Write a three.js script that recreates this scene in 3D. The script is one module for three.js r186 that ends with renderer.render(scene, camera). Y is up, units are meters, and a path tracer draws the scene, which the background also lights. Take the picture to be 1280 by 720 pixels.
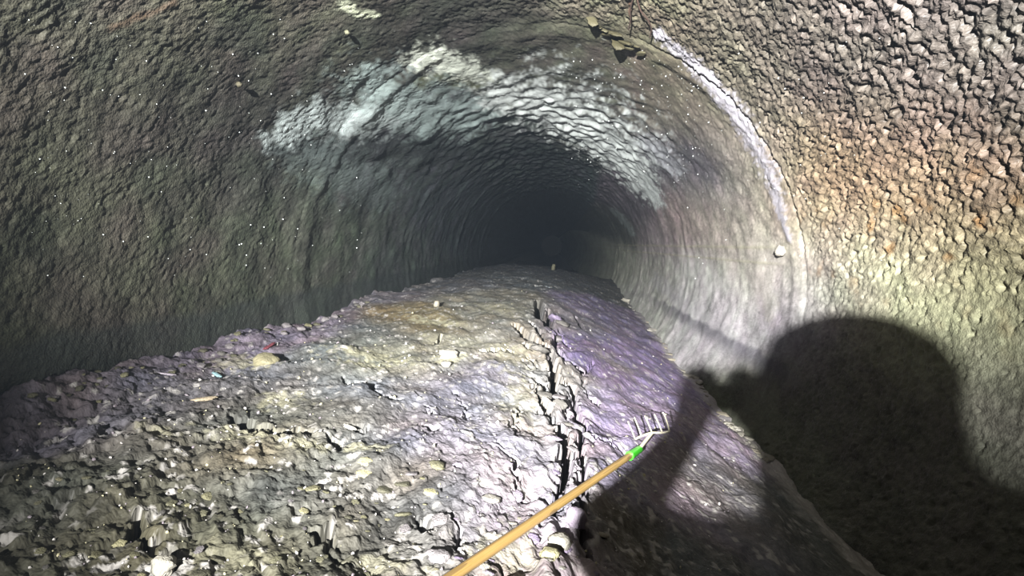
import * as THREE from 'three';
import { mergeGeometries, mergeVertices } from 'three/addons/utils/BufferGeometryUtils.js';
import { MarchingCubes } from 'three/addons/objects/MarchingCubes.js';
import { RoundedBoxGeometry } from 'three/addons/geometries/RoundedBoxGeometry.js';
import { createNoise3D } from 'simplex-noise';

// ------------------------------------------------------------------ camera, light, exposure
const FOCAL = 722, ROLL = 9 * Math.PI / 180, R = 1.68;               // the pipe: 3.36 m across, its axis along -z
const EYE = new THREE.Vector3(0.025, 0.292, 0);
const scene = new THREE.Scene();
scene.background = new THREE.Color(0, 0, 0);
const camera = new THREE.PerspectiveCamera(2 * Math.atan(360 / FOCAL) * 180 / Math.PI, 1280 / 720, 0.03, 120);
camera.position.copy(EYE);
camera.up.set(-Math.sin(ROLL), Math.cos(ROLL), 0);
camera.lookAt(EYE.clone().add(rolled(-50 / FOCAL, -55 / FOCAL, -1)));
camera.updateMatrixWorld(true);
scene.add(camera);
const renderer = new THREE.WebGLRenderer({ antialias: true });
renderer.toneMapping = THREE.LinearToneMapping;
renderer.toneMappingExposure = 1.0;
renderer.shadowMap.enabled = true;
scene.fog = new THREE.FogExp2(new THREE.Color(0.62, 0.78, 1.0), 0.0008);

const LAMP = new THREE.Vector3(-0.59, 0.71, 2.0);
const LAMP_AIM = new THREE.Vector3(0.62, 1.15, -9);
const spot = new THREE.SpotLight(new THREE.Color(1.0, 0.985, 0.95), 1450, 0, 29.5 * Math.PI / 180, 1.0, 2);
spot.name = 'work_lamp_beam';
spot.position.copy(LAMP); spot.target.position.copy(LAMP_AIM);
spot.castShadow = true; spot.shadow.radius = 1.1; spot.shadow.mapSize.set(2048, 2048);
spot.shadow.camera.near = 0.05; spot.shadow.camera.far = 60; spot.shadow.bias = -0.0005;
scene.add(spot, spot.target);

// ------------------------------------------------------------------ helpers
function rolled(x, y, z) { return new THREE.Vector3(x * Math.cos(ROLL) - y * Math.sin(ROLL), x * Math.sin(ROLL) + y * Math.cos(ROLL), z); }
function mulberry(a) { return () => { a |= 0; a = a + 0x6D2B79F5 | 0; let t = Math.imul(a ^ a >>> 15, 1 | a); t = t + Math.imul(t ^ t >>> 7, 61 | t) ^ t; return ((t ^ t >>> 14) >>> 0) / 4294967296; }; }
const rnd = mulberry(7411);
const WET = 0.45;                                                   // soaked surfaces: dry tones times this
const n3 = createNoise3D(mulberry(31)), m3 = createNoise3D(mulberry(97));
const clamp = (x, a = 0, b = 1) => Math.min(b, Math.max(a, x)), mix = (a, b, t) => a + (b - a) * t;
const step = (a, b, x) => { const t = clamp((x - a) / (b - a)); return t * t * (3 - 2 * t); };
const hash = (x, y, s) => { let h = Math.imul(x | 0, 374761393) ^ Math.imul(y | 0, 668265263) ^ Math.imul(s, 2246822519); h = Math.imul(h ^ h >>> 13, 1274126177); return ((h ^ h >>> 16) >>> 0) / 4294967296; };
const W = { f1: 0, f2: 0, id: 0 };
function worley(x, y, s) {
  const ix = Math.floor(x), iy = Math.floor(y); let f1 = 9, f2 = 9, id = 0;
  for (let j = -1; j <= 1; j++) for (let i = -1; i <= 1; i++) {
    const cx = ix + i, cy = iy + j, dx = cx + hash(cx, cy, s) - x, dy = cy + hash(cx, cy, s + 1) - y, d = dx * dx + dy * dy;
    if (d < f1) { f2 = f1; f1 = d; id = hash(cx, cy, s + 2); } else if (d < f2) f2 = d;
  }
  W.f1 = Math.sqrt(f1); W.f2 = Math.sqrt(f2); W.id = id; return W;
}
const fbm = (f, x, y, z, o) => { let a = 0, g = 1, t = 0; for (let i = 0; i < o; i++) { a += g * f(x, y, z); t += g; x *= 2.03; y *= 2.03; z *= 2.03; g *= 0.5; } return a / t; };
const knots = (ks) => (d) => { if (d <= ks[0][0]) return ks[0][1]; for (let i = 1; i < ks.length; i++) if (d < ks[i][0]) { const t = (d - ks[i - 1][0]) / (ks[i][0] - ks[i - 1][0]); return mix(ks[i - 1][1], ks[i][1], t * t * (3 - 2 * t)); } return ks[ks.length - 1][1]; };
const lin = (hex) => { const c = new THREE.Color(hex); return [c.r, c.g, c.b]; };
const muted = (hex, k) => { const [r, g, b] = lin(hex), l = 0.3 * r + 0.59 * g + 0.11 * b; return [mix(l, r, k), mix(l, g, k), mix(l, b, k)]; };
const used = new Map();
function numbered(name) { const n = used.get(name) ?? 0; used.set(name, n + 1); return n ? name + '_' + String(n).padStart(3, '0') : name; }
function shade(o) { o.traverse((c) => { if (c.isMesh) { c.castShadow = true; c.receiveShadow = true; } }); return o; }
function part(name, geometry, material, parent) { const m = new THREE.Mesh(geometry, material); m.name = numbered(name); parent.add(m); return shade(m); }
function thing(o, name, label, category, group) { o.name = numbered(name); o.userData = { label, category }; if (group) o.userData.group = group; scene.add(o); return shade(o); }
function structure(name, label) { const g = new THREE.Group(); g.name = name; g.userData = { kind: 'structure', label }; scene.add(g); return g; }

// the photograph's rays, used to find where on the pipe and on the deposit a thing stands
const RIGHT = new THREE.Vector3(), UP = new THREE.Vector3(), BACK = new THREE.Vector3();
camera.matrixWorld.extractBasis(RIGHT, UP, BACK);
const ray = (px, py) => BACK.clone().negate().addScaledVector(RIGHT, (px - 640) / FOCAL).addScaledVector(UP, (360 - py) / FOCAL);
function onWall(px, py) {
  const d = ray(px, py), a = d.x * d.x + d.y * d.y, b = EYE.x * d.x + EYE.y * d.y, c = EYE.x ** 2 + EYE.y ** 2 - R * R;
  const t = (-b + Math.sqrt(b * b - a * c)) / a, p = EYE.clone().addScaledVector(d, t);
  let th = Math.atan2(p.y, p.x); if (th < -Math.PI / 2) th += 2 * Math.PI;
  return { p, th, D: -p.z, px: t / FOCAL };
}
// ------------------------------------------------------------------ the deposit's large shape
const bLeft = knots([[-2, -0.52], [1, -0.52], [2.4, -0.49], [4.8, -0.49], [9.6, -0.53], [14, -0.53], [20, -0.8]]);
const bMid = knots([[-2, -0.52], [1.3, -0.50], [2.5, -0.455], [4, -0.385], [6, -0.32], [10, -0.275], [13, -0.25], [16, -0.36], [22, -0.8]]);
const bRight = knots([[-2, -0.80], [3.6, -0.76], [5.3, -0.726], [9.25, -0.564], [14.4, -0.36], [18, -0.55], [22, -0.85]]);
function bergBase(X, D) {
  const m = bMid(D), t = X < -0.08 ? clamp((-0.08 - X) / 1.5, 0, 1.1) : clamp((X + 0.08) / 1.55, 0, 1.1);
  return m + ((X < -0.08 ? bLeft(D) : bRight(D)) - m) * Math.pow(t, X < -0.08 ? 1.8 : 1.35);
}
function onBerg(px, py, lift = 0) {
  const d = ray(px, py); let t = 0.6, dt = 0.02;
  for (let i = 0; i < 3000; i++) { const p = EYE.clone().addScaledVector(d, t); if (p.y < bergBase(p.x, -p.z) + lift) break; t += dt * Math.max(1, t * 0.5); }
  let a = t - dt * Math.max(1, t * 0.5), b = t;
  for (let i = 0; i < 20; i++) { const c = (a + b) / 2, p = EYE.clone().addScaledVector(d, c); if (p.y < bergBase(p.x, -p.z) + lift) b = c; else a = c; }
  const p = EYE.clone().addScaledVector(d, b);
  return { p, X: p.x, D: -p.z, px: b / FOCAL };
}
const ROWS = [];
for (let d = -4.6; d < 0.9; d += 0.25) ROWS.push(d);
for (let d = 0.9; d < 15; d *= 1.0045) ROWS.push(d);
for (let d = 15; d < 96; d *= 1.03) ROWS.push(d);

// ------------------------------------------------------------------ textures for fine relief and wet gloss
function dataTexture(size, fn) {
  const a = new Uint8Array(size * size * 4);
  for (let y = 0; y < size; y++) for (let x = 0; x < size; x++) { const v = clamp(fn(x / size, y / size)) * 255, i = (y * size + x) * 4; a[i] = a[i + 1] = a[i + 2] = v; a[i + 3] = 255; }
  const t = new THREE.DataTexture(a, size, size, THREE.RGBAFormat);
  t.wrapS = t.wrapT = THREE.RepeatWrapping; t.magFilter = THREE.LinearFilter; t.minFilter = THREE.LinearMipmapLinearFilter; t.generateMipmaps = true; t.needsUpdate = true; return t;
}
function worleyTile(u, v, n, s) {
  const x = u * n, y = v * n, ix = Math.floor(x), iy = Math.floor(y); let f1 = 9;
  for (let j = -1; j <= 1; j++) for (let i = -1; i <= 1; i++) { const cx = ix + i, cy = iy + j, hx = ((cx % n) + n) % n, hy = ((cy % n) + n) % n, dx = cx + hash(hx, hy, s) - x, dy = cy + hash(hx, hy, s + 1) - y; f1 = Math.min(f1, dx * dx + dy * dy); }
  return Math.sqrt(f1);
}
const TAU = Math.PI * 2;
const tileNoise = (u, v, k, s) => { const a = u * TAU, b = v * TAU; return 0.5 * (n3(Math.cos(a) * k + s, Math.sin(a) * k, Math.cos(b) * k) + n3(Math.sin(b) * k - s, Math.cos(a) * k + 5, Math.sin(a) * k)); };
const grainBump = dataTexture(1024, (u, v) => 0.55 * (1 - worleyTile(u, v, 70, 3)) + 0.3 * (1 - worleyTile(u, v, 140, 9)) + 0.15 * (0.5 + 0.5 * tileNoise(u, v, 3, 1)));
const fineBump = dataTexture(1024, (u, v) => 0.5 * (1 - worleyTile(u, v, 120, 13)) + 0.25 * (1 - worleyTile(u, v, 60, 19)) + 0.25 * (0.5 + 0.5 * tileNoise(u, v, 6, 2)));
const wetGloss = dataTexture(1024, (u, v) => 0.62 - 0.34 * step(0.42, 0.1, worleyTile(u, v, 40, 23)) * step(-0.2, 0.6, tileNoise(u, v, 2, 4)) + 0.18 * tileNoise(u, v, 5, 8));
const crustBump = dataTexture(1024, (u, v) => 0.4 * (1 - worleyTile(u, v, 34, 33)) + 0.35 * (1 - worleyTile(u, v, 80, 37)) + 0.25 * (0.5 + 0.5 * tileNoise(u, v, 7, 3)));
const crustGloss = dataTexture(1024, (u, v) => 0.66 + 0.22 * tileNoise(u, v, 6, 12) - 0.2 * step(0.3, 0.05, worleyTile(u, v, 60, 43)));
const wallMaterial = (name, bump, scale) => { const m = new THREE.MeshPhysicalMaterial({ vertexColors: true, roughness: 1, roughnessMap: wetGloss, bumpMap: bump, bumpScale: scale, specularIntensity: 0.55 }); m.name = name; return m; };
const M = {
  rough: wallMaterial('corroded concrete', grainBump, 0.0035),
  wall: wallMaterial('damp concrete', fineBump, 0.004),
  crust: new THREE.MeshPhysicalMaterial({ vertexColors: true, roughness: 1, roughnessMap: crustGloss, bumpMap: crustBump, bumpScale: 0.0045, specularIntensity: 0.4 }),
};

// ------------------------------------------------------------------ stains, tones and relief of the pipe
// soft fields: spots of concrete or slime colour, lightened on the right where lamplight grazes
function field(points, locate, spread, vivid) {
  const P = points.map(([x, y, hex]) => { const w = locate(x, y); return [...w, ...muted(hex, vivid)]; });
  return (a, b, out) => {
    let s = 1e-9, r = 0, g = 0, bl = 0;
    for (const p of P) { const da = a - p[0], db = b - p[1], q = (da * da + db * db) / spread; if (q > 14) continue; const w = Math.exp(-q); s += w; r += w * p[2]; g += w * p[3]; bl += w * p[4]; }
    if (s < 1e-6) { let best = 1e9, k = P[0]; for (const p of P) { const q = (a - p[0]) ** 2 + (b - p[1]) ** 2; if (q < best) { best = q; k = p; } } out[0] = k[2]; out[1] = k[3]; out[2] = k[4]; return; }
    out[0] = r / s; out[1] = g / s; out[2] = bl / s;
  };
}
const wallKey = (th, D) => [th * 2.2, 2.4 * Math.log(Math.max(D, 0.9))];
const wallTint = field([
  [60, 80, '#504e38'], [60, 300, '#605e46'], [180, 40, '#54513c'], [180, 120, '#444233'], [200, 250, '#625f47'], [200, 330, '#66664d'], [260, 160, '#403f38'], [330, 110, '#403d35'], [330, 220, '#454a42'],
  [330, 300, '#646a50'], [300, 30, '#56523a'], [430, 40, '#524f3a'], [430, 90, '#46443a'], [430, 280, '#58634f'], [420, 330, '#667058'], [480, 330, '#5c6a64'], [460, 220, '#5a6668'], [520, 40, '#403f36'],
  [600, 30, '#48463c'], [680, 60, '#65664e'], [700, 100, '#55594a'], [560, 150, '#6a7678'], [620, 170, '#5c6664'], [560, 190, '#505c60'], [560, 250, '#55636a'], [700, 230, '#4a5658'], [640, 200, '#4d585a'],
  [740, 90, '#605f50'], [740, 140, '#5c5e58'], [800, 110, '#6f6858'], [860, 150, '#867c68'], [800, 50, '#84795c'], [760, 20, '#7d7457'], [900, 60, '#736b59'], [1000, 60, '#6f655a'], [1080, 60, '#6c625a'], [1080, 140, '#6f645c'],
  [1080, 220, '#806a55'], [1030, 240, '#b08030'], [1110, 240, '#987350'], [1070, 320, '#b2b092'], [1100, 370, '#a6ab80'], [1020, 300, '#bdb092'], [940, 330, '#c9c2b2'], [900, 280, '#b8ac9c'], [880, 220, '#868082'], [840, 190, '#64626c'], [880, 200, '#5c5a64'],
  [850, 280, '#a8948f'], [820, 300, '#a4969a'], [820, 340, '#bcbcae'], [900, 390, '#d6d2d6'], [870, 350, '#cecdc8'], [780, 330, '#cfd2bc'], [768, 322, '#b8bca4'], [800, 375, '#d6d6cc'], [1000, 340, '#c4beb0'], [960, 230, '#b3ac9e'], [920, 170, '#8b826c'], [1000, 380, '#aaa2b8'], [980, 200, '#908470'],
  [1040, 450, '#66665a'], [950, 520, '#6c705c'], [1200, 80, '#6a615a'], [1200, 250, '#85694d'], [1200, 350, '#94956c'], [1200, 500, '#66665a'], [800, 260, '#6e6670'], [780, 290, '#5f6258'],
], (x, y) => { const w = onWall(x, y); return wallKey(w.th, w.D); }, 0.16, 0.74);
function stroke(pts) {                                                // a mark on the lining: spots joined, widths in metres along and around the pipe
  const P = pts.map(([x, y, w]) => { const h = onWall(x, y); return [h.th * R, h.D, w * h.D / FOCAL, w * h.D * h.D / (FOCAL * R)]; });
  const lo = Math.min(...P.map((p) => p[1] - 4 * p[3])), hi = Math.max(...P.map((p) => p[1] + 4 * p[3]));
  return (a, D) => {
    if (D < lo || D > hi) return 9;
    let best = 9;
    for (let i = 0; i + 1 < P.length; i++) {
      const p = P[i], q = P[i + 1], wc = (p[2] + q[2]) / 2, wd = (p[3] + q[3]) / 2;
      const ux = (q[0] - p[0]) / wc, uy = (q[1] - p[1]) / wd, vx = (a - p[0]) / wc, vy = (D - p[1]) / wd, t = clamp((vx * ux + vy * uy) / (ux * ux + uy * uy + 1e-9));
      const k = (q[2] / p[2] - 1) * t + 1;
      best = Math.min(best, Math.hypot(vx - ux * t, vy - uy * t) / Math.sqrt(k));
    }
    return best;
  };
}
const SALTS = [
  [stroke([[348, 170, 14], [378, 152, 24], [420, 146, 28], [470, 146, 25], [505, 140, 25]]), '#bcc8c8', 0.75, 26],
  [stroke([[470, 112, 25], [530, 135, 39], [590, 145, 34]]), '#9fb0ae', 0.7, 22],
  [stroke([[522, 72, 14], [550, 76, 21], [585, 88, 18], [612, 96, 11]]), '#d6ddd0', 0.9, 40],
  [stroke([[622, 118, 17], [680, 132, 30], [735, 160, 41], [775, 192, 37], [800, 222, 25], [818, 248, 13]]), '#e2eae8', 1.0, 20],
  [stroke([[806, 176, 8], [826, 192, 16], [846, 210, 12]]), '#c4c8cf', 0.6, 60],
  [stroke([[766, 262, 4], [780, 276, 5], [790, 292, 4]]), '#aab6b4', 0.6, 30],
  [stroke([[428, 8, 10], [446, 16, 8], [470, 20, 5]]), '#c3c9b0', 0.7, 50],
  [stroke([[822, 40, 5], [862, 75, 8], [905, 122, 11], [940, 175, 13], [966, 225, 10], [982, 275, 7], [990, 300, 4]]), '#c9c6d2', 0.85, 60],
  [stroke([[820, 352, 10], [880, 400, 16], [925, 432, 14]]), '#c9c6cc', 0.45, 30],
  [stroke([[950, 330, 14], [960, 390, 14]]), '#bdb8ae', 0.4, 30],
  [stroke([[400, 200, 30], [480, 240, 30]]), '#7f8e8c', 0.3, 40],
].map(([f, hex, k, n]) => [f, lin(hex), k, n]);
const DARKS = [
  [stroke([[140, 34, 8], [190, 14, 7], [215, 2, 5]]), '#5a4232', 0.4, 24],
  [stroke([[355, 190, 16], [430, 186, 20], [480, 178, 16], [530, 186, 18]]), '#2b2f30', 0.75, 24],
  [stroke([[745, 32, 4], [762, 42, 6], [772, 60, 5]]), '#1a1a15', 0.95, 40],  // hollow under the flaked ledge, its shade painted near-black
  [stroke([[640, 8, 14], [668, 22, 16], [652, 46, 12]]), '#2a2a22', 0.6, 22],
  [stroke([[860, 190, 12], [884, 215, 18]]), '#4a4a55', 0.5, 30],
  [stroke([[480, 20, 16], [500, 55, 16], [470, 90, 14]]), '#26251f', 0.7, 24],
  [stroke([[600, 95, 12], [640, 105, 10], [700, 128, 8]]), '#2c322d', 0.55, 24],
  [stroke([[520, 105, 9], [560, 98, 10], [610, 112, 11], [635, 124, 8]]), '#55583f', 0.85, 14],
  [stroke([[530, 178, 14], [600, 190, 16], [680, 190, 16], [740, 205, 14]]), '#242c2c', 0.6, 16],
  [stroke([[786, 6, 1.6], [789, 30, 1.6]]), '#6a3f2a', 0.6, 30],
].map(([f, hex, k, n]) => [f, lin(hex), k, n]);
const JOINT = onWall(1002, 290).D;                                    // ring joint between two pours
const BAND_R = (onWall(835, 378).p.y + onWall(925, 434).p.y) / 2, TIDE_L = onWall(300, 378).p.y;  // right: top of a darker band; left: water mark
const SPRING = onWall(880, 308).p.y, SPRING2 = onWall(880, 322).p.y;
const roughness = (th, D) => {                                       // how deeply the concrete is eaten away
  const near = step(JOINT + 0.1, JOINT - 0.25, D), deg = th * 180 / Math.PI;
  const right = 0.42 + 0.95 * step(4, 34, deg);
  const left = 0.5;
  const s = step(80, 130, deg), nearR = mix(right, left, s), farR = mix(mix(0.14, 0.45, step(8, 45, deg)), 0.42, s);
  return mix(farR, nearR, near);
};
const tmp = [0, 0, 0], BAND_TONE = lin('#66636f'), SLIME = lin('#2f352c'), LINE = lin('#b8b59a'), RUST = lin('#9a6a2c');
function wallAt(th, D, out) {
  const cx = Math.cos(th), cy = Math.sin(th), a = th * R, deg = th * 180 / Math.PI, fine = clamp(3.2 / Math.max(D, 1)), mid = clamp(8 / Math.max(D, 1));
  const x = cx * R, y = cy * R, r = roughness(th, D), Y = y;
  // relief, positive towards the axis
  let h = 0.012 * n3(x * 1.6, y * 1.6, D * 1.3) + 0.006 * n3(x * 5, y * 5, D * 4 + 9);
  const big = step(78, 52, deg), n1 = n3(x * 16, y * 16, D * 20), n2 = m3(x * 16, y * 16, D * 20);
  const w1 = worley(a * 60 + n1, D * 80 + n2, 51), dome = 1 - clamp(w1.f1 * 1.1), stone = w1.id;
  h += fine * r * 0.007 * (dome * dome * (0.1 + 1.3 * stone * stone) - 0.15);
  h += fine * r * 0.010 * fbm(m3, x * 32, y * 32, D * 44, 3);
  if (big > 0) { const w3 = worley(a * 30 + 1.1 * n1, D * 44 + 1.1 * n2, 57), d3 = 1 - clamp(w3.f1 * 1.1); h += big * fine * r * (0.0035 * d3 * d3 * (0.1 + 1.3 * w3.id * w3.id) + 0.011 * fbm(m3, x * 17, y * 17, D * 25, 3)); }
  const pit = fbm(n3, x * 11, y * 11, D * 17, 3);
  h -= fine * r * (0.010 + 0.018 * big) * step(0.22, 0.7, pit);
  h += r * mid * 0.005 * n3(x * 22 + 3, y * 22, D * 18);
  // flakes and drip rows of the crown, further in
  const crown = step(35, 65, deg) * step(150, 118, deg), deep = step(4.2, 6.2, D) * step(22, 12, D);
  if (crown * deep > 0.001) { const f = 1 - Math.abs(n3(x * 2.1, y * 2.1, D * 2.3)) * 1.8, f2 = n3(x * 6, y * 3, D * 4.2); h += crown * deep * (0.03 * Math.max(0, f) * (0.6 + 0.4 * f2) + 0.014 * f2); }
  const leftFlake = step(118, 128, deg) * step(168, 150, deg) * step(3.0, 3.8, D) * step(9, 6, D);
  if (leftFlake > 0.001) h += leftFlake * 0.03 * Math.max(0, n3(x * 4 + 5, y * 4, D * 1.5)) ;
  // ring joint: a lip, a groove and a step
  const jd = D - JOINT - 0.02 * n3(x * 2, y * 2, 3), wob = 0.7 + 0.5 * n3(x * 8, y * 8, 1);
  const jk = (0.2 + 0.8 * step(8, 30, deg)) * (1 - 0.9 * step(62, 84, deg));
  h += jk * (0.016 * wob * Math.exp(-((jd + 0.035) ** 2) / 0.0008) - 0.018 * Math.exp(-((jd) ** 2) / 0.0004)) + 0.006 * step(0.01, 0.06, jd) + 0.012 * wob * Math.exp(-((jd - 0.16) ** 2) / 0.004);
  for (const [q, amp] of [[6.9, 0.012], [10.4, 0.02], [13.9, 0.02]]) h += amp * Math.exp(-((D - q) ** 2) / 0.006) * (0.7 + 0.5 * n3(x * 3, y * 3, q));
  if (deg < 60) h += 0.004 * Math.exp(-((Y - SPRING) ** 2) / 0.0002) + 0.004 * Math.exp(-((Y - SPRING2) ** 2) / 0.0002);
  // colour
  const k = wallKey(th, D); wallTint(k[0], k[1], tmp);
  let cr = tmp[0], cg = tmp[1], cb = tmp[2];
  const broad = fbm(n3, x * 1.7 + 4, y * 1.7, D * 1.1, 3), sp = m3(x * 30, y * 30, D * 24), sp2 = n3(x * 75, y * 75, D * 60);
  let v = 1 + 0.35 * broad + fine * (0.28 * sp + 0.22 * sp2) + mid * 0.22 * m3(x * 9, y * 9, D * 6) + fine * r * 0.5 * (stone - 0.5);
  const streak = n3(D * 17, 0.4 * Y, 3.3) * 0.6 + 0.4 * n3(D * 41, 0.8 * Y, 7);
  if (deg < 55) v += 0.16 * streak * step(50, 15, deg) * step(JOINT - 0.6, JOINT + 0.3, D);
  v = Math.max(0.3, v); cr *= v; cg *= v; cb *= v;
  { const k2 = step(58, 96, deg), l = 0.3 * cr + 0.59 * cg + 0.11 * cb, d2 = (1 - 0.3 * k2) * (1 - 0.3 * step(12, 26, deg) * step(JOINT + 0.3, JOINT - 0.1, D) * (1 - k2)), m2 = 0.24 * k2; cr = d2 * mix(cr, l, m2); cg = d2 * mix(cg, l, m2); cb = d2 * mix(cb, l * 0.95, m2); }  // left and crown darker; near upper right darkened in place of light falloff
  // slime: green and violet blotches
  const hue = fbm(m3, x * 3 + 8, y * 3, D * 2.4, 2);
  { const q = deg < 70 ? 0.4 : 1; cr *= 1 - 0.09 * q * hue; cg *= 1 + 0.06 * q * hue; cb *= 1 - 0.10 * q * hue; }
  const left = step(88, 125, deg), slime = left * step(0.05, 0.5, fbm(m3, x * 2.2, y * 2.2 + 7, D * 1.6, 3)) * 0.5;
  cr = mix(cr, SLIME[0], slime); cg = mix(cg, SLIME[1], slime); cb = mix(cb, SLIME[2], slime);
  if (deg < 60 && D < JOINT) { const ru = step(0.25, 0.75, fbm(n3, x * 4, y * 5 + 3, D * 4, 3)) * Math.exp(-((Y - 0.55) ** 2) / 0.06) * 0.55; cr = mix(cr, RUST[0], ru); cg = mix(cg, RUST[1], ru); cb = mix(cb, RUST[2], ru); }
  for (const [f, c, s, nf] of DARKS) { const d = f(a, D); if (d < 2.2) { const t = s * step(1.25, 0.35, d + 0.45 * n3(x * nf * 0.35, y * nf * 0.35, D * nf * 0.2) + 0.25 * sp); cr = mix(cr, c[0], t); cg = mix(cg, c[1], t); cb = mix(cb, c[2], t); } }
  for (const [f, c, s, nf] of SALTS) { const d = f(a, D); if (d < 2.4) { const q = d + 0.5 * n3(x * nf * 0.3, y * nf * 0.3, D * nf * 0.13) + 0.35 * m3(x * nf, y * nf, D * nf * 0.4); const t = s * step(1.3, 0.25, q); cr = mix(cr, c[0], t); cg = mix(cg, c[1], t); cb = mix(cb, c[2], t); h += 0.004 * t; } }
  // darker band with a sharp top on the right; sewage water mark on the left
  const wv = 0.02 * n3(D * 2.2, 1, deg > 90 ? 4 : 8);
  if (deg < 40) { const q = (BAND_R + wv - Y) / 0.17, t = 0.66 * step(-0.18, 0.1, q) * step(1.15, 0.15, q) * step(3.3, 4.2, D) * step(11, 6.5, D) * (1 + 0.15 * streak); cr = mix(cr, BAND_TONE[0] * 0.75, t); cg = mix(cg, BAND_TONE[1] * 0.75, t); cb = mix(cb, BAND_TONE[2] * 0.8, t);
    const u = 0.5 * (Math.exp(-(((Y - SPRING) / 0.014) ** 2)) + Math.exp(-(((Y - SPRING2) / 0.012) ** 2))) * step(3.9, 4.6, D); cr = mix(cr, LINE[0], u); cg = mix(cg, LINE[1], u); cb = mix(cb, LINE[2], u); }
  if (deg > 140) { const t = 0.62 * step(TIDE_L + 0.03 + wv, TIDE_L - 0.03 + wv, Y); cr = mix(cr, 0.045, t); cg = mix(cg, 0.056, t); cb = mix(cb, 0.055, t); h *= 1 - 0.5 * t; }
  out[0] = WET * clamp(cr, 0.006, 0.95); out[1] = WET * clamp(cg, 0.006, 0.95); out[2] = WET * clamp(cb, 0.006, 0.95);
  return h;
}
function lining(name, from, to, cols, dFrom, dTo, material, parent) {
  const rows = [dFrom, ...ROWS.filter((d) => d > dFrom + 1e-4 && d < dTo - 1e-4), dTo], nr = rows.length, nc = cols + 1;
  const pos = new Float32Array(nr * nc * 3), col = new Float32Array(nr * nc * 3), uv = new Float32Array(nr * nc * 2), idx = new Uint32Array((nr - 1) * cols * 6), c = [0, 0, 0];
  for (let i = 0, o = 0; i < nr; i++) for (let j = 0; j < nc; j++, o++) {
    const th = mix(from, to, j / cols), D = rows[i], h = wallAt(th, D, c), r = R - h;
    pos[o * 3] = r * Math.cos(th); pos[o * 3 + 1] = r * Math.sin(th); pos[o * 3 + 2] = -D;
    col.set(c, o * 3); uv[o * 2] = th * R / 0.7; uv[o * 2 + 1] = D / 0.7;
  }
  for (let i = 0, q = 0; i + 1 < nr; i++) for (let j = 0; j < cols; j++) { const a = i * nc + j, b = a + nc; idx[q++] = a; idx[q++] = b; idx[q++] = a + 1; idx[q++] = a + 1; idx[q++] = b; idx[q++] = b + 1; }
  const g = new THREE.BufferGeometry();
  g.setAttribute('position', new THREE.BufferAttribute(pos, 3)); g.setAttribute('color', new THREE.BufferAttribute(col, 3)); g.setAttribute('uv', new THREE.BufferAttribute(uv, 2)); g.setIndex(new THREE.BufferAttribute(idx, 1)); g.computeVertexNormals();
  return part(name, g, material, parent);
}
const DEG = Math.PI / 180;
const wallRight = structure('wall_right', 'pale stained concrete side of the sewer pipe'), ceiling = structure('ceiling', 'vaulted crown of the sewer pipe'), wallLeft = structure('wall_left', 'dark slimy concrete side of the sewer pipe');
const JN = ROWS.reduce((b, d) => Math.abs(d - JOINT) < Math.abs(b - JOINT) ? d : b, 0);
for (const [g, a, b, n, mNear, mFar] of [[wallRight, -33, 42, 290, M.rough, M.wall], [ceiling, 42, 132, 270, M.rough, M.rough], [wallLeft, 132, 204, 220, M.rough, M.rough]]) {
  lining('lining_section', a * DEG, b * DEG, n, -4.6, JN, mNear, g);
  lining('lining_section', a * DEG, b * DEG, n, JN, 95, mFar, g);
}
// an outer shell gives the pipe its wall thickness and closes it under the deposit and at both ends
const shellMat = new THREE.MeshStandardMaterial({ color: new THREE.Color(0.06, 0.06, 0.055), roughness: 0.95 });
{
  const fl = structure('floor', 'invert of the sewer pipe under the deposit');
  const s = new THREE.Shape(); s.absarc(0, 0, R + 0.05, 203.5 * DEG, 327.5 * DEG, false); s.absarc(0, 0, R, 327.5 * DEG, 203.5 * DEG, true);
  const g = new THREE.ExtrudeGeometry(s, { depth: 99.6, bevelEnabled: false, curveSegments: 40 }); g.translate(0, 0, -95); part('invert', g, shellMat, fl);
  const sh = structure('trim_1', 'outer ring of the pipe'), t = new THREE.Shape(); t.absarc(0, 0, R + 0.25, 0, TAU, false); const hole = new THREE.Path(); hole.absarc(0, 0, R + 0.06, 0, TAU, true); t.holes.push(hole);
  const g2 = new THREE.ExtrudeGeometry(t, { depth: 99.6, bevelEnabled: false, curveSegments: 48 }); g2.translate(0, 0, -95); part('pipe_shell', g2, shellMat, sh);
  for (const [nm, z] of [['wall_back', 4.6], ['wall_front', -95.2]]) { const w = structure(nm, 'dark end of the modelled pipe'); const c = new THREE.CylinderGeometry(R + 0.25, R + 0.25, 0.2, 48); c.rotateX(Math.PI / 2); c.translate(0, 0, z + 0.1); part('end_plug', c, shellMat, w); }
}

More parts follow.
